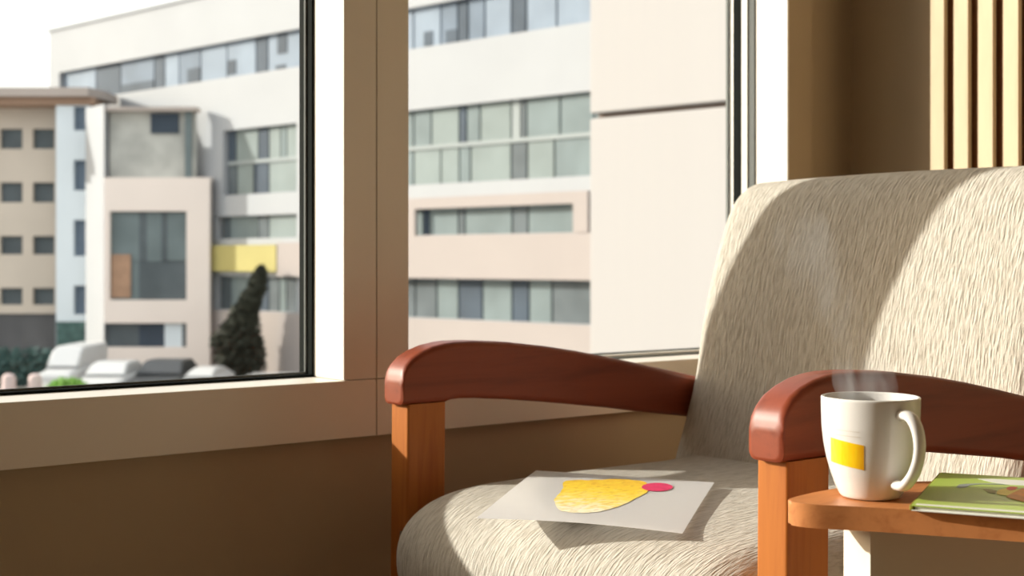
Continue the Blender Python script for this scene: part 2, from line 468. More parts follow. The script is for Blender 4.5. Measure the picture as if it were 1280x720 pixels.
# ------------------------------------------------------------------ paper with the child's painting, on the seat
def quadpt(A, B, Cc, D, u, v):
    return A.lerp(B, u).lerp(D.lerp(Cc, u), v)
ZA = EYE-.3115
pa = on_z(595, 648, EYE-.300); pb = on_z(670, 588, EYE-.2930)
pc = on_z(893, 603, EYE-.2930); pd = on_z(853, 667, EYE-.300)
PO = Vector((pa.x, pa.y, .48))
def ppt(u, v, lift=0.0):
    p = quadpt(pa, pb, pc, pd, u, v)
    bend = .0035*math.sin(PI*v)*(1-u)+.001*math.sin(PI*u)
    return Vector((p.x, p.y, p.z+bend+lift))
def sheet_grid(nu, nv, lift):
    bm = bmesh.new(); g = [[bm.verts.new(ppt(i/nu, j/nv, lift)-PO) for j in range(nv+1)] for i in range(nu+1)]
    for i in range(nu):
        for j in range(nv): bm.faces.new((g[i][j], g[i+1][j], g[i+1][j+1], g[i][j+1]))
    return bm
PR = empty('painted_paper', PO, label="white sheet with yellow and magenta painting lying on the armchair seat", cat='painting')
bm = sheet_grid(16, 16, 0)
bmesh.ops.solidify(bm, geom=bm.faces[:], thickness=0.0006)
fin('sheet', bm, 'paper', PR, 40)
def px_to_uv(px, py):
    u, v = .5, .5
    for _ in range(30):      # Newton on the sheet's own surface
        def img(u, v):
            p = ppt(u, v); xc = UX*p.x-UZ*p.y; zc = UZ*p.x+UX*p.y
            return 640+FPX*xc/zc, 325+FPX*(EYE-p.z)/zc
        x, y = img(u, v); e = 1e-4
        xu, yu = img(u+e, v); xv, yv = img(u, v+e)
        a, b, c, d = (xu-x)/e, (xv-x)/e, (yu-y)/e, (yv-y)/e
        det = a*d-b*c; rx, ry = px-x, py-y
        u += (d*rx-b*ry)/det; v += (-c*rx+a*ry)/det
    return u, v
def blot(name, uvs, mat, label, lift=.0006):
    bm = bmesh.new(); cu = sum(p[0] for p in uvs)/len(uvs); cv = sum(p[1] for p in uvs)/len(uvs)
    uvl = bm.loops.layers.uv.new('UVMap')
    rings = []
    for k in (0.001, .25, .5, .75, 1.0):
        rings.append([(cu+(u-cu)*k, cv+(v-cv)*k) for u, v in uvs])
    vr = [[bm.verts.new(ppt(u, v, lift)-PO) for u, v in r] for r in rings]
    u0, u1 = min(p[0] for p in uvs), max(p[0] for p in uvs)
    n = len(uvs); co = {}
    for r, rr in zip(vr, rings):
        for a, b in zip(r, rr): co[a] = b
    for a, b in zip(vr, vr[1:]):
        for i in range(n):
            f = bm.faces.new((a[i], a[(i+1) % n], b[(i+1) % n], b[i]))
            for l in f.loops: l[uvl].uv = (1-(co[l.vert][0]-u0)/(u1-u0), co[l.vert][1])
    o = fin(name, bm, mat, PR, 0)
    o['label'] = label
    return o
poly = [(704,604),(712,601),(735,600.5),(760,599.5),(785,600),(803,602),(812,608),(808,616),(795,623),(780,631),(765,636),(748,640),(729,641.5),(712,641),(700,638),(694,630),(693,624),(699,618),(703,612)]
pp = catmull([(a, b, 0) for a, b in poly], 3, True)
blot('yellow_painted_shape', [px_to_uv(p.x+random.uniform(-.8, .8), p.y+random.uniform(-.5, .5)) for p in pp], 'yellow_paint', 'mottled yellow painted cone shape')
cx, cy = 821.5, 609.6
blot('magenta_painted_dot', [px_to_uv(cx+19.5*math.cos(a), cy+5.3*math.sin(a)) for a in [2*PI*k/28 for k in range(28)]], 'magenta_paint', 'magenta painted oval', .0009)

# ------------------------------------------------------------------ side table
TZ = .565
TB = empty('side_table', (1.25, .72, 0), label='small rounded orange wood side table on cream panel base beside the armchair', cat='side table')
inv = Matrix.Translation(Vector((-1.25, -.72, 0)))
def tpart(nm, bm, mat, smooth=40):
    bm.transform(inv); return fin(nm, bm, mat, TB, smooth)
outline = [(.2475,1.219),(.251,1.207),(.266,1.196),(.30,1.186),(.345,1.170),(.431,1.136),(.52,1.100),(.60,1.068),(.67,1.050),(.73,1.062),(.768,1.105),(.765,1.165),(.72,1.222),
           (.64,1.270),(.54,1.305),(.45,1.322),(.38,1.318),(.33,1.298),(.29,1.268),(.260,1.238)]
ol = []
for p in catmull([(a, b, 0) for a, b in outline], 6, True): ol.append(c2w(p.x, p.y))
tpart('tabletop', prism(bmesh.new(), ol, TZ-.021, TZ, .003, 3), 'table_wood', 35)
def slab(name, a0, a1, b0, b1, z0, z1, mat):     # block turned with the table: a along its length, b across
    bx_, by_ = c2w(.3162, 1.200); ux, uy = c2w(.990, .139); vx, vy = c2w(-.139, .990)
    pts = [(bx_+ux*a+vx*b, by_+uy*a+vy*b) for a, b in ((a0, b0), (a1, b0), (a1, b1), (a0, b1))]
    tpart(name, prism(bmesh.new(), pts, z0, z1, .0015, 2), mat)
slab('base_block', 0, .27, 0, .062, .018, TZ-.021, 'table_base')
slab('foot_plate', -.01, .38, -.05, .10, 0, .018, 'leg_wood')

# ------------------------------------------------------------------ mug
mx, my = c2w(.3255, 1.235)
MG = empty('mug', (mx, my, TZ), 0, label='white tapered ceramic mug with a yellow label, steaming on the side table', cat='mug')
H = .0915
def mug_r(t):       # outer radius by height share
    T = [(0,.0262),(.03,.0275),(.12,.0315),(.25,.0357),(.40,.0395),(.55,.0420),(.70,.0434),(.85,.0439),(1,.0441)]
    for (a, b), (c, d) in zip(T, T[1:]):
        if t <= c: return b+(d-b)*(t-a)/(c-a)
    return T[-1][1]
prof = [(0.0001, .002), (.020, .002), (.0235, .0003), (.0262, .0012)]
prof += [(mug_r(t), t*H) for t in [k/30 for k in range(1, 30)]]
prof += [(.0441, H-.0012), (.0436, H-.0003), (.0428, H), (.0419, H-.0004), (.0413, H-.0016)]
prof += [(mug_r(t)-.0030, t*H) for t in [k/20 for k in range(18, 1, -1)]] + [(.02, .0055), (.0001, .005)]
SEG = 72
bm = bmesh.new()
loft(bm, [[(r*math.cos(2*PI*k/SEG), r*math.sin(2*PI*k/SEG), z) for k in range(SEG)] for r, z in prof])
fin('body', bm, 'mug_glaze', MG, 0)
cz = H*.86
bm = bmesh.new(); loft(bm, [[(r*math.cos(2*PI*k/48), r*math.sin(2*PI*k/48), z) for k in range(48)] for r, z in ((.0403, cz-.002), (.0403, cz))])
fin('coffee', bm, 'coffee', MG, 40)
# direction of the camera's right and of the camera seen from the mug
cr = Vector((UX, -UZ, 0)); cb = Vector((-UZ, -UX, 0))
vdir = Vector((-mx, -my, 0)).normalized(); vr_ = Vector((-vdir.y, vdir.x, 0))
vr_ = vr_ if vr_.dot(cr) > 0 else -vr_
hd = (vr_*math.cos(math.radians(52))+vdir*math.sin(math.radians(52))).normalized()
hpts = [(.0410, .0775), (.0490, .0790), (.0570, .0765), (.0635, .0685), (.0668, .0565), (.0655, .0430), (.0600, .0305), (.0525, .0215), (.0455, .0165), (.0375, .0165)]
hp = catmull([(a, b, 0) for a, b in hpts], 5)
side = Vector((-hd.y, hd.x, 0)); rings = []
for i, p in enumerate(hp):
    q = hp[min(i+1, len(hp)-1)]-hp[max(i-1, 0)]; q.normalize()
    ctr = hd*p.x+Vector((0, 0, p.y)); nn = hd*(-q.y)+Vector((0, 0, q.x))
    t = i/(len(hp)-1); wv = .0058+.0012*abs(2*t-1); th = .0038+.001*abs(2*t-1)
    rings.append([tuple(ctr+side*(wv*math.cos(a))+nn*(th*math.sin(a))) for a in [2*PI*k/20 for k in range(20)]])
bm = bmesh.new(); loft(bm, rings); fin('handle', bm, 'mug_glaze', MG, 0)
def mug_patch(name, x0, x1, y0, y1, mat, label, tilt=0.0):
    """printed patch wrapped on the cup wall: sideways offsets x (m, to the viewer's right) and heights y"""
    bm = bmesh.new(); uvl = bm.loops.layers.uv.new('UVMap'); g = []; nu, nv = 20, 8
    for i in range(nu+1):
        col = []
        for j in range(nv+1):
            z = y0+(y1-y0)*j/nv + tilt*(i/nu-.5)
            R = mug_r(z/H)+.00025; s = max(-.999, min(.999, (x0+(x1-x0)*i/nu)/R))
            c = math.sqrt(1-s*s)
            p = vr_*(R*s)+vdir*(R*c); col.append((bm.verts.new((p.x, p.y, z)), (i/nu, j/nv)))
        g.append(col)
    for i in range(nu):
        for j in range(nv):
            q = [g[i][j], g[i+1][j], g[i+1][j+1], g[i][j+1]]
            f = bm.faces.new([a for a, _ in q])
            for l, (_, uv) in zip(f.loops, q): l[uvl].uv = uv
    o = fin(name, bm, mat, MG, 0); o['label'] = label
mug_patch('printed_label', -.0345, -.0055, .0315, .0540, 'label_print', 'yellow to orange printed label', -.0045)
mug_patch('printed_line', -.0370, -.0085, .0590, .0596, 'print_line', 'thin grey printed line', -.001)
mug_patch('printed_line', -.0360, -.0095, .0636, .0641, 'print_line', 'thin grey printed line', -.001)

# steam
st = [((0, 0), .006, .030), ((-.003, 0), .018, .034), ((-.006, 0), .034, .032), ((-.014, .0), .052, .024), ((-.030, 0), .078, .026), ((-.045, 0), .105, .032), ((-.056, 0), .135, .034), ((-.060, 0), .165, .028), ((-.058, 0), .190, .008)]
rings = []
for p in catmull([(s[0][0], s[1], s[2]) for s in st], 4):
    base = cr*p.x
    rings.append([(base.x+p.z*math.cos(a)*(1+.12*math.sin(3*a+p.y*40)), base.y+p.z*math.sin(a)*.75, p.y) for a in [2*PI*k/24 for k in range(24)]])
bm = bmesh.new(); loft(bm, rings)
o = fin('steam', bm, 'steam_vapour', None, 0); o.location = (mx, my, TZ+H-.008)
tag(o, 'thin white wisp of steam rising above the white mug', 'steam', kind='stuff')

# ------------------------------------------------------------------ booklet on the table
BZ = TZ+.0052
ba = on_z(1138, 631, BZ); bb = on_z(1280, 643.5, BZ); bd = on_z(1152, 589, BZ)
ex = (bb-ba); ex.z = 0; ex.normalize(); sd = (bd-ba); sd.z = 0; sd.normalize()
ex = (ex*.5+Vector((sd.y, -sd.x, 0))*.5).normalized(); ey = Vector((-ex.y, ex.x, 0))
if ey.dot(bd-ba) < 0: ey = -ey
BH = (bd-ba).dot(ey); BWd = .27
BK = empty('picture_book', (ba.x, ba.y, TZ), math.atan2(ex.y, ex.x), label='thin green picture book with orange and yellow cover art, lying beside the mug', cat='book')
def bq(name, pts, mat, z, h=.0003, label=None, uv=False):
    bm = bmesh.new(); uvl = bm.loops.layers.uv.new('UVMap')
    a = [bm.verts.new((p[0], p[1], z)) for p in pts]; b = [bm.verts.new((p[0], p[1], z+h)) for p in pts]; n = len(pts)
    fs = [bm.faces.new(a[::-1]), bm.faces.new(b)]+[bm.faces.new((a[i], a[(i+1) % n], b[(i+1) % n], b[i])) for i in range(n)]
    for f in fs:
        for l in f.loops: l[uvl].uv = (l.vert.co.x/BH, l.vert.co.y/BH)
    o = fin(name, bm, mat, BK, 30)
    if label: o['label'] = label
    return o
fin('pages', box(bmesh.new(), .0035, BWd-.002, .002, BH-.002, .0012, .0042), 'paper', BK)
boxo('back_cover', (.001, BWd, 0, BH, 0.0002, .0012), 'cover_white', BK)
fin('spine', box(bmesh.new(), -.001, .003, 0, BH, .0002, .0050, .0012), 'print_olive', BK, 40)
boxo('front_cover', (.001, BWd, 0, BH, .0042, .0052), 'cover_print', BK)
# cover art is flat print, its places taken on the cover plane
def bp(px, py):
    p = on_z(px, py, BZ)-ba; return (p.dot(ex), p.dot(ey))
def art(name, pxs, mat, lab, k=0):
    pts = [bp(*p) for p in pxs]
    if k: pts = [(q.x, q.y) for q in catmull([(a, b, 0) for a, b in pts], k, True)]
    bq(name, pts, mat, .0052+.0001*len([c for c in BK.children if c.name.startswith('print')]), .0001, lab)
bq('print_border', [(.004, .001), (BWd-.001, .001), (BWd-.001, .009), (.004, .009)], 'cover_white', .0052, .0001, 'white lower border of the cover')
bq('print_sky', [bp(1222, 598.5), bp(1240, 598.6), (BWd-.001, BH-.001), (BWd-.001, BH-.032), bp(1262, 606), bp(1240, 603)], 'cover_white', .00521, .0001, 'pale area at the far corner of the cover')
art('print_arrow', [(1195,609.5),(1199,606),(1207,605),(1225,604.6),(1250,604.8),(1262,606.6),(1250,606),(1225,605.6),(1212,606.8),(1208,609.5),(1200,610.5)], 'print_grey', 'grey curved stroke on the cover')
art('print_leaf', [(1228,611.5),(1238,612),(1246,613.5),(1244,617.5),(1236,616.5)], 'print_olive', 'dark olive triangle on the cover')
art('print_petal', [(1248,613),(1258,611.5),(1272,612),(1296,614),(1300,625),(1282,624),(1266,621.5),(1254,619.5),(1246,618)], 'print_yellow', 'yellow shape on the cover', 2)
art('print_flame', [(1258,622),(1264,618),(1272,614),(1284,610),(1310,612),(1316,628),(1290,630),(1274,626.5)], 'print_orange', 'orange shape on the cover', 2)
art('print_spot', [(1258,611),(1263,609),(1272,610),(1268,613),(1261,613.5)], 'print_red', 'red spot on the cover', 2)

# ------------------------------------------------------------------ outside
GZ = EYE-4.6
o = struct('ground', box(bmesh.new(), -60, 90, 3.2, 130, GZ-.3, GZ), 'asphalt', label='grey street surface below the window')
# main white building; facade line through camera coords (-20.4, 60) heading (.7345,-.6786)
F0 = (-20.4, 60.0); FD = (.7345, -.6786)
ox, oy = c2w(*F0); dx_, dy_ = c2w(*FD); rzM = math.atan2(dy_, dx_)
def fs(px):                     # facade coordinate at which the sight line of column px meets it
    k = (px-640)/FPX
    return (k*F0[1]-F0[0])/(FD[0]-k*FD[1])
MB_ = empty('office_building', (ox, oy, GZ), rzM, label='large white office building with long window bands across the street', cat='building')
def h2z(h): return EYE+h-GZ     # height relative to the eye -> local height
SE = 46.0
def mpart(nm, b, mat, d=None): return boxo(nm, (b[0], b[1], b[2], b[3], h2z(b[4]), h2z(b[5])), mat, MB_)
TOPH = 10.06
mpart('core', (0, SE, .5, 14, -4.6, TOPH-.3), 'ext_dark')
w = bmesh.new()
def wb(s0, s1, h0, h1, y0=0.0, y1=.5): box(w, s0, s1, y0, y1, h2z(h0), h2z(h1))
A1, A0 = 8.19, 6.85
B1, B0 = 4.86, 2.43
C1, C0 = 1.64, .80
D1, D0 = -.60, -1.86
sA = fs(74)
wb(0, SE, A1, TOPH); wb(0, sA, A0, A1); wb(0, SE, B1, A0)
sB = fs(279); sBr = fs(371); sP = fs(380)
wb(0, sB, B0, B1)
wb(sBr, sBr+1.2, B0, B1)
wb(0, SE, C1, B0)
sC = fs(270)
wb(0, sC, C0, C1)
wb(0, sC, D0, C0); wb(sC, SE, D1, C0)
wb(fs(371), fs(371)+1.0, D0, C1)
wb(0, SE, -4.6, D0)
fin('facade_wall', w, 'ext_white', MB_)
mpart('parapet_cap', (-.1, SE, -.08, .6, TOPH, TOPH+.12), 'ext_white')
mpart('yellow_panel', (fs(254), fs(352), -.25, -.02, -.42, .55), 'ext_yellow')
mpart('peach_band', (fs(352), fs(505), -.22, -.02, D1+.02, .62), 'ext_peach')
mpart('peach_band', (fs(505), SE, -.22, -.02, D1+.02, C0-.02), 'ext_peach')
mpart('peach_base', (fs(262), SE, -.12, -.02, -4.6, D0-.02), 'ext_peach')
# projecting frame round the third band on the near half
fr = bmesh.new(); s0, s1 = fs(513), fs(735)
box(fr, s0, s0+.35, -.14, -.02, h2z(C0-.02), h2z(C1+.35)); box(fr, s1-.45, s1+.1, -.14, -.02, h2z(C0), h2z(C1+.35)); box(fr, s0+.35, s1-.45, -.14, -.02, h2z(C1), h2z(C1+.35))
fin('peach_frame', fr, 'ext_peach', MB_)
def panes(segs, h0, h1, top=0.0):
    for (x0, x1, mat, *r) in segs:
        a, b = (r if r else (0.0, 1.0))
        hh0 = h0+(h1-h0)*a; hh1 = h0+(h1-h0)*b
        mpart('window', (fs(x0)+.04, fs(x1)-.04, .22 if r == [] else .2, .42, hh0, hh1), mat)
panes([(74,114,'glass_blue'),(114,145,'glass_dark'),(145,187,'glass_bluemid'),(187,200,'glass_dark'),(200,218,'glass_blue'),(218,245,'glass_bluemid'),(245,278,'glass_blue'),(278,314,'glass_blue'),
       (314,329,'glass_dark'),(329,372,'glass_blue'),(372,440,'glass_bluemid'),(440,511,'glass_blue'),(511,545,'glass_blue'),(545,566,'glass_bluemid'),(566,579,'glass_dark'),(579,600,'glass_bluemid'),(600,633,'glass_blue'),
       (633,652,'glass_dark'),(652,690,'glass_blue'),(690,737,'glass_blue'),(737,800,'glass_bluemid')], A0, A1)
panes([(145,187,'glass_dark',0,.3),(228,245,'glass_dark',.05,.45),(278,290,'glass_dark',.1,.5),(340,354,'glass_dark',.45,1),(338,352,'glass_dark',0,.15),(523,536,'glass_dark',.05,.4),(550,567,'glass_dark',.05,.35)], A0, A1)
hm = 3.62
rowB = [(279,289,'glass_dark'),(289,317,'glass_pale'),(317,330,'glass_dark'),(330,345,'glass_pale'),(345,352,'glass_mid'),(352,371,'glass_pale')]
rowB2 = [(430,511,'glass_mid'),(511,533,'glass_mid'),(533,568,'glass_pale'),(568,577,'glass_dark'),(577,594,'glass_mid'),(594,633,'glass_pale'),(633,645,'ext_pale'),(645,652,'glass_slate'),(652,694,'glass_mid'),(694,737,'glass_mid'),(737,800,'glass_mid')]
panes(rowB+rowB2, hm+.08, B1)
panes([(279,290,'glass_slate'),(290,311,'glass_pale'),(311,330,'glass_dark'),(330,371,'glass_pale')]+[(430,511,'glass_mid'),(511,545,'glass_pale'),(545,568,'glass_pale'),(568,582,'glass_mid'),(582,633,'glass_pale'),(633,653,'glass_slate'),(653,687,'glass_pale'),(687,737,'glass_mid'),(737,800,'glass_mid')], B0, hm-.05)
mpart('band_spandrel', (sB, SE, .16, .42, hm-.05, hm+.08), 'ext_pale')
panes([(272,281,'glass_slate'),(281,317,'glass_mid'),(317,330,'glass_slate'),(330,370,'glass_pale'),(430,523,'glass_mid'),(523,530,'glass_dark'),(530,567,'glass_mid'),(567,575,'glass_slate'),(575,634,'glass_mid'),(634,654,'glass_slate'),(654,717,'glass_mid'),(717,800,'ext_peach')], C0, C1)
panes([(268,282,'glass_slate'),(282,306,'glass_mid'),(306,330,'glass_dark'),(330,343,'glass_slate'),(343,352,'glass_mid'),(352,370,'glass_slate'),(430,513,'glass_slate'),(513,540,'glass_slate'),(540,567,'glass_mid'),(567,597,'glass_dark'),(597,634,'glass_mid'),(634,655,'glass_dark'),(655,684,'glass_mid'),(684,737,'glass_slate'),(737,800,'glass_slate')], D0, D1)

# pier of the building's wing close to the window: parallel facade
Zp = 12.0; kp = (737-640)/FPX
px0, py0 = c2w(kp*Zp, Zp)
PR2 = empty('concrete_pier', (px0, py0, GZ), rzM, label='broad pale pink concrete pier with one dark joint, close outside the right window', cat='pier')
def ps(px):
    k = (px-640)/FPX; return (k*Zp-kp*Zp)/(FD[0]-k*FD[1])
hj = (325-142)/FPX*Zp
boxo('lower_slab', (0, 6.2, 0, .8, 0, h2z(hj)-.045), 'ext_pier', PR2, .02)
boxo('upper_slab', (0, 6.2, 0, .8, h2z(hj)+.0, h2z(6)), 'ext_pier', PR2, .02)
boxo('joint', (.02, 6.18, .10, .75, h2z(hj)-.05, h2z(hj)+.01), 'ext_groove', PR2)

# frontal volumes at the left: local x = camera right, local y = away
rzF = math.atan2(-UZ, UX)
def camroot(name, xc, zc, label, cat):
    x, y = c2w(xc, zc); return empty(name, (x, y, GZ), rzF, label=label, cat=cat)
def X(px, z): return (px-640)/FPX*z
def Hh(py, z): return (325-py)/FPX*z
# pink box wing
ZK = 51.0
KB = camroot('terrace_building', 0, ZK, 'pinkish box building with roof terrace and tall window, centre of the left view', 'building')
def kp_(nm, x0, x1, y0, y1, mat, d0=0.0, d1=.4):   # y0 upper px, y1 lower px
    return boxo(nm, (X(x0, ZK), X(x1, ZK), d0, d1, h2z(Hh(y1, ZK)), h2z(Hh(y0, ZK))), mat, KB)
w = bmesh.new()
def kw(x0, x1, y0, y1, d0=0, d1=.4): box(w, X(x0, ZK), X(x1, ZK), d0, d1, h2z(Hh(y1, ZK)), h2z(Hh(y0, ZK)))
kw(130, 262, 222, 264); kw(130, 137, 264, 375); kw(233, 262, 264, 375); kw(130, 262, 375, 404); kw(233, 262, 404, 434); kw(130, 262, 434, 484)
fin('front_wall', w, 'ext_pinkish', KB)
kp_('core', 131, 236, 226, 484, 'ext_dark', .45, .9)
kp_('terrace_floor', 130, 262, 221, 226, 'ext_pinkish', .4, .9)
kp_('terrace_glass', 131, 240, 138, 221, 'ext_mottled', .6, .8)
kp_('terrace_window', 184, 219, 140, 165, 'glass_dark', .5, .58)
kp_('terrace_post', 228, 236, 138, 221, 'glass_mid', .4, .5)
kp_('terrace_roof', 127, 244, 133, 138, 'ext_roof', .1, .9)
for x0, x1, m_ in ((137,172,'glass_mid'),(172,182,'glass_slate'),(182,200,'glass_mid'),(200,208,'glass_slate'),(208,233,'glass_mid')):
    kp_('window', x0, x1, 265, 328 if x0 < 200 else 326, m_, .2, .42)
    kp_('window', x0, x1, 327, 375, 'glass_slate' if x0 > 160 else m_, .2, .42)
kp_('curtain', 138, 162, 318, 372, 'curtain_brown', .12, .19)
for x0, x1, m_ in ((131,172,'glass_slate'),(172,204,'glass_dark'),(204,226,'ext_bluewhite'),(226,233,'glass_slate')):
    kp_('window', x0, x1, 405, 434, m_, .2, .42)
# chamfered bright strip, turned to the left sun
a = Vector((X(107, ZK+1.5), 1.5)); b = Vector((X(130, ZK), 0))
bm = bmesh.new(); prism(bm, [(a.x, a.y), (b.x, b.y), (b.x, b.y+.5), (a.x+.1, a.y+.5)], h2z(Hh(484, ZK)), h2z(Hh(130, ZK)))
fin('side_wall', bm, 'ext_white', KB)
# stair tower
ZT = 53.5
TT = camroot('stair_tower', 0, ZT, 'narrow bluish white stair tower with small stacked windows', 'building')
w = bmesh.new()
def tw(x0, x1, y0, y1): box(w, X(x0, ZT), X(x1, ZT), 0, .4, h2z(Hh(y1, ZT)), h2z(Hh(y0, ZT)))
ws = [(133,163),(200,238),(275,320),(357,393)]
tw(70, 92, 131.5, 470); tw(107, 112, 131.5, 470)
yy = 131.5
for a_, b_ in ws: tw(92, 107, yy, a_); yy = b_
tw(92, 107, yy, 470)
fin('tower_wall', w, 'ext_bluewhite', TT)
boxo('core', (X(71, ZT), X(112, ZT), .42, 3, 0, h2z(Hh(132, ZT))), 'ext_dark', TT)
for a_, b_ in ws: boxo('window', (X(92, ZT), X(107, ZT), .2, .4, h2z(Hh(b_, ZT)), h2z(Hh(a_, ZT))), 'glass_bluemid', TT)
boxo('entrance', (X(71, ZT), X(107, ZT), -.05, -.01, h2z(Hh(480, ZT)), h2z(Hh(402, ZT))), 'leaf_teal', TT)
# left tan building
ZL = 54.6
LB = camroot('tan_building', 0, ZL, 'tan low building with rows of small dark windows at the far left', 'building')
w = bmesh.new()
def lw(x0, x1, y0, y1): box(w, X(x0, ZL), X(x1, ZL), 0, .4, h2z(Hh(y1, ZL)), h2z(Hh(y0, ZL)))
rows = [(161,186),(228,253),(295,318),(360,381)]; cols = [(-120,-92),(-80,-50),(-40,-10),(0,28),(41,68)]
yy = 126
for a_, b_ in rows: lw(-160, 71, yy, a_); yy = b_
lw(-160, 71, yy, 392)
for a_, b_ in rows:
    xx = -160
    for c0, c1 in cols: lw(xx, c0, a_, b_); xx = c1
    lw(xx, 71, a_, b_)
fin('front_wall', w, 'ext_tan', LB)
boxo('core', (X(-160, ZL), X(71, ZL), .42, 3.2, 0, h2z(Hh(127, ZL))), 'ext_dark', LB)
boxo('ground_floor_shade', (X(-160, ZL), X(71, ZL), .1, .41, 0, h2z(Hh(392, ZL))), 'ext_dark', LB)  # dark colour stands in for the shade under the building
for a_, b_ in rows:
    for c0, c1 in cols: boxo('window', (X(c0, ZL), X(c1, ZL), .2, .41, h2z(Hh(b_, ZL)), h2z(Hh(a_, ZL))), 'glass_slate', LB)
w = bmesh.new()
ZR = 53.1
prism(w, [(X(-160, ZR), ZR-ZL), (X(110, ZR), ZR-ZL), (X(133, ZR+1.4), ZR-ZL+1.4), (X(133, ZR+1.4), 1.5), (X(-160, ZR+1.4), 1.5)], h2z(Hh(120, ZR)), h2z(Hh(109, ZR)))
fin('flat_roof', w, 'ext_roof', LB)
w = bmesh.new(); prism(w, [(X(-160, ZR+.3), ZR-ZL+.3), (X(118, ZR+.3), ZR-ZL+.3), (X(126, ZR+1.8), 1), (X(-160, ZR+1.8), 1)], h2z(Hh(131, ZR+.3)), h2z(Hh(120, ZR)))
fin('roof_fascia', w, 'ext_fascia', LB)

# ---- street level things
def clump(name, centre, spreads, n, size, mat, parent):
    bm = bmesh.new()
    for _ in range(n):
        c, r = random.choice(spreads)
        while True:
            d = Vector((random.uniform(-1, 1), random.uniform(-1, 1), random.uniform(-1, 1)))
            if d.length < 1: break
        p = Vector(c)+Vector((d.x*r[0], d.y*r[1], d.z*r[2]))
        q = Vector((random.gauss(0, 1), random.gauss(0, 1), random.gauss(0, 1))).normalized(); t = q.orthogonal().normalized(); u = q.cross(t)
        s = size*random.uniform(.6, 1.3)
        bm.faces.new([bm.verts.new(p+t*s), bm.verts.new(p+u*s*.5), bm.verts.new(p-t*s), bm.verts.new(p-u*s*.5)])
    return fin(name, bm, mat, parent)
Zt = 48.2
tr = camroot('dark_tree', X(300, Zt), Zt, 'dark leaning evergreen tree before the peach wall under the yellow panel', 'tree')
def tp(px, py): return (X(px, Zt)-X(300, Zt), 0, h2z(Hh(py, Zt)))
clump('foliage', None, [(tp(322,356), (.32,.3,.5)), (tp(312,378), (.4,.4,.5)), (tp(305,395), (.55,.5,.5)), (tp(300,412), (.75,.6,.5)), (tp(294,426), (.95,.7,.45)), (tp(326,344), (.2,.2,.35)), (tp(312,430), (.5,.6,.5)), (tp(300,444), (.95,.7,.5)), (tp(302,458), (.9,.7,.5))], 8500, .11, 'leaf_dark', tr)
bm = bmesh.new(); loft(bm, [[(tp(px, 400)[0]+r*math.cos(a), r*math.sin(a), z) for a in [2*PI*k/8 for k in range(8)]] for px, r, z in ((300,.16,0),(303,.13,1.4),(312,.08,2.6),(322,.03,3.9))])
fin('trunk', bm, 'bark', tr, 0)
Zg = 40.5
sh = camroot('green_shrub', X(84, Zg), Zg, 'bright green shrub on the street, lower left of the view', 'shrub')
clump('foliage', None, [((0, 0, .55), (.75, .5, .55))], 1800, .09, 'leaf_green', sh)
bm = bmesh.new(); loft(bm, [[(r*math.cos(a), r*math.sin(a), z) for a in [2*PI*k/8 for k in range(8)]] for r, z in ((.05, 0), (.03, .6))]); fin('stem', bm, 'bark', sh, 0)
hd_ = camroot('dark_hedge', X(-30, 48), 48.5, 'dark teal hedge in front of the tan building', 'hedge')
clump('foliage', None, [((k*.6, 0, .75), (.7, .5, .75)) for k in range(-6, 6)], 6000, .12, 'leaf_teal', hd_)

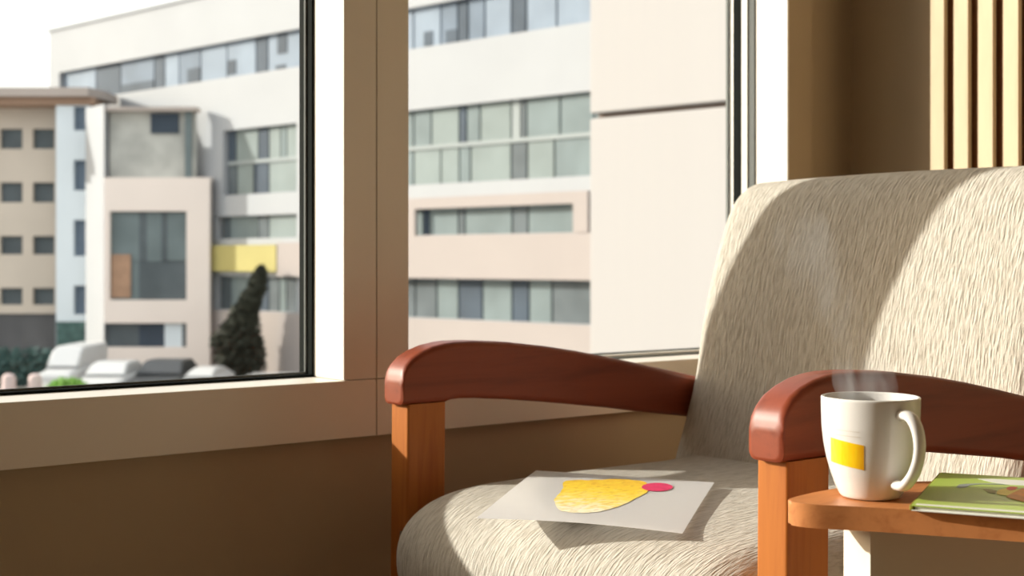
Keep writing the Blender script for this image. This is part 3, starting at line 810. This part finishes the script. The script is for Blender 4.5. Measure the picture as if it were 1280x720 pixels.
def car(name, px, z, paint, label, w_=1.78, h=1.45, van=False, rz=0.0, L=4.2):
    r = camroot(name, X(px, z), z, label, 'van' if van else 'car')
    r.rotation_euler = (0, 0, rzF+rz)
    # body lofted front to back (local -y faces the viewer)
    def sec(y, hw, z0, z1, rr=.12):
        return [(a, y, b) for a, b in rrect(-hw, hw, z0, z1, rr)]
    hw = w_/2
    if van:
        lo = [(-L/2, hw*.9, .35, .8), (-L/2+.1, hw*.97, .3, 1.0), (-L/2+.9, hw, .3, 1.1), (L/2-.1, hw, .3, 1.1), (L/2, hw*.95, .4, 1.0)]
        up = [(-L/2+.75, hw*.93, 1.05, 1.16), (-L/2+1.3, hw*.9, 1.05, h-.1), (-L/2+1.7, hw*.88, 1.05, h), (L/2-.15, hw*.88, 1.05, h), (L/2-.05, hw*.86, 1.05, h-.1)]
    else:
        lo = [(-L/2, hw*.85, .35, .68), (-L/2+.12, hw*.96, .28, .78), (-L/2+1.0, hw, .28, .88), (L/2-.7, hw, .28, .92), (L/2-.1, hw*.96, .3, .86), (L/2, hw*.88, .38, .7)]
        up = [(-L/2+1.0, hw*.88, .84, .96), (-L/2+1.6, hw*.78, .84, h-.04), (-L/2+2.1, hw*.76, .84, h), (L/2-1.2, hw*.76, .84, h-.03), (L/2-.5, hw*.82, .84, .98)]
    bm = bmesh.new(); loft(bm, [sec(*s) for s in lo]); fin('body', bm, paint, r, 60)
    bm = bmesh.new(); loft(bm, [sec(*s, .08) for s in up]); fin('cabin', bm, paint, r, 60)
    y0, y1 = up[0][0], up[1][0]
    bm = bmesh.new(); zt = up[1][3]; zb = up[0][3]
    vs = [bm.verts.new(p) for p in ((-hw*.76, y0-.02, zb-.02), (hw*.76, y0-.02, zb-.02), (hw*.66, y1-.03, zt-.08), (-hw*.66, y1-.03, zt-.08))]
    f = bm.faces.new(vs); bmesh.ops.solidify(bm, geom=[f], thickness=.02); fin('windscreen', bm, 'glass_dark', r)
    for sx in (-1, 1):
        box_ = (sx*hw*.62-.13, sx*hw*.62+.13, -L/2-.02, -L/2+.08, .55, .68)
        boxo('headlamp', box_, 'cover_white', r, .01)
        for yy_ in (-L/2+.8, L/2-.8):
            bm = bmesh.new(); loft(bm, [[(sx*hw-sx*.2*t, yy_+.31*math.cos(a), .31+.31*math.sin(a)) for a in [2*PI*k/20 for k in range(20)]] for t in (0, 1)])
            fin('wheel', bm, 'tyre', r, 40)
    return r
car('parked_van', 94, 45.5, 'car_white', 'white van parked by the green shrub, leftmost vehicle', 1.0*1.1, 1.75, True)
car('parked_car', 143, 44.5, 'car_white', 'white car parked in the street under the brown curtained window', 1.5, 1.30)
car('parked_car', 209, 45.0, 'car_dark', 'dark grey car parked between two white cars', 1.68, 1.32)
car('parked_car', 258, 43.8, 'car_white', 'small white car right of the dark grey car', 1.05, 1.15)
car('parked_car', 336, 42.5, 'car_silver', 'silver car at the right end of the row of parked cars', 1.9, 1.0, L=3.6)
def bollard(px, z, lab):
    r = camroot('street_bollard', X(px, z), z, lab, 'bollard')
    r['group'] = 'bollards in front of the tan building'
    bm = bmesh.new()
    loft(bm, [[(q*math.cos(a), q*math.sin(a), zz) for a in [2*PI*k/16 for k in range(16)]] for q, zz in ((.30,0),(.30,.12),(.22,.16),(.20,.95),(.17,1.04),(.08,1.09))])
    fin('post', bm, 'concrete_pink', r, 40)
bollard(11, 42, 'pinkish round bollard at the left edge of the view')
bollard(44, 42, 'pinkish round bollard nearer the white van')

# ------------------------------------------------------------------ light
wd = bpy.data.worlds.new('World'); S.world = wd; wd.use_nodes = True
nt = wd.node_tree; bg = nt.nodes['Background']
sky = nt.nodes.new('ShaderNodeTexSky'); sky.sky_type = 'NISHITA'; sky.sun_disc = False
sky.sun_elevation = math.radians(17); sky.air_density = 1.0; sky.dust_density = 6.0; sky.ozone_density = 1.0
mixn = nt.nodes.new('ShaderNodeMixRGB'); mixn.inputs[0].default_value = 0.9
nt.links.new(sky.outputs[0], mixn.inputs[1]); mixn.inputs[2].default_value = (1.0, 0.985, 0.955, 1)
nt.links.new(mixn.outputs[0], bg.inputs['Color']); bg.inputs['Strength'].default_value = 1.2
KY = 0.48            # drop of the sun ray per metre towards the room
AZ = 0.95             # metres along the wall per metre towards the room
dvec = Vector((AZ, -1.0, -KY)).normalized()
sl = bpy.data.lights.new('sun', 'SUN'); sl.energy = 5.4; sl.angle = math.radians(0.8); sl.color = (1.0, 0.95, 0.87)
so = bpy.data.objects.new('sun', sl); C.objects.link(so); so.rotation_euler = dvec.to_track_quat('-Z', 'Y').to_euler()
sky.sun_rotation = math.atan2(-dvec.x, -dvec.y)
for x0, x1 in ((WX0, MU0), (MU1, JX)):
    al = bpy.data.lights.new('window_portal', 'AREA'); al.shape = 'RECTANGLE'; al.size = x1-x0; al.size_y = HEAD-SILL
    al.cycles.is_portal = True
    ao = bpy.data.objects.new('window_portal', al); C.objects.link(ao); ao.location = ((x0+x1)/2, WY+.17, (SILL+HEAD)/2); ao.rotation_euler = (-PI/2, 0, 0)
FILL = 0.0  # power of an added fill light without any fixture; switched off
if FILL:
    pl = bpy.data.lights.new('room_fill', 'AREA'); pl.energy = FILL; pl.size = .6; pl.color = (1, .8, .6)
    po = bpy.data.objects.new('room_fill', pl); C.objects.link(po); po.location = (0, -1.0, CEIL-.03)

# ------------------------------------------------------------------ camera
cam = bpy.data.cameras.new('camera'); co = bpy.data.objects.new('camera', cam); C.objects.link(co)
cam.sensor_width = 36; cam.lens = FPX/1280*36; cam.shift_y = -(360-325)/1280
co.location = (0, 0, EYE); co.rotation_euler = (PI/2, 0, -math.atan2(UZ, UX))
cam.clip_start = .02; cam.clip_end = 500
cam.dof.use_dof = True; cam.dof.focus_distance = 1.45; cam.dof.aperture_fstop = 8.0
S.camera = co
vs = S.view_settings; vs.view_transform = 'Standard'; vs.look = 'None'; vs.gamma = 1; vs.exposure = 0.12; vs.use_curve_mapping = False
S.cycles.use_denoising = True; S.cycles.max_bounces = 10; S.cycles.diffuse_bounces = 6; S.cycles.sample_clamp_indirect = 8
S.cycles.volume_step_rate = 1.0; S.cycles.transparent_max_bounces = 12
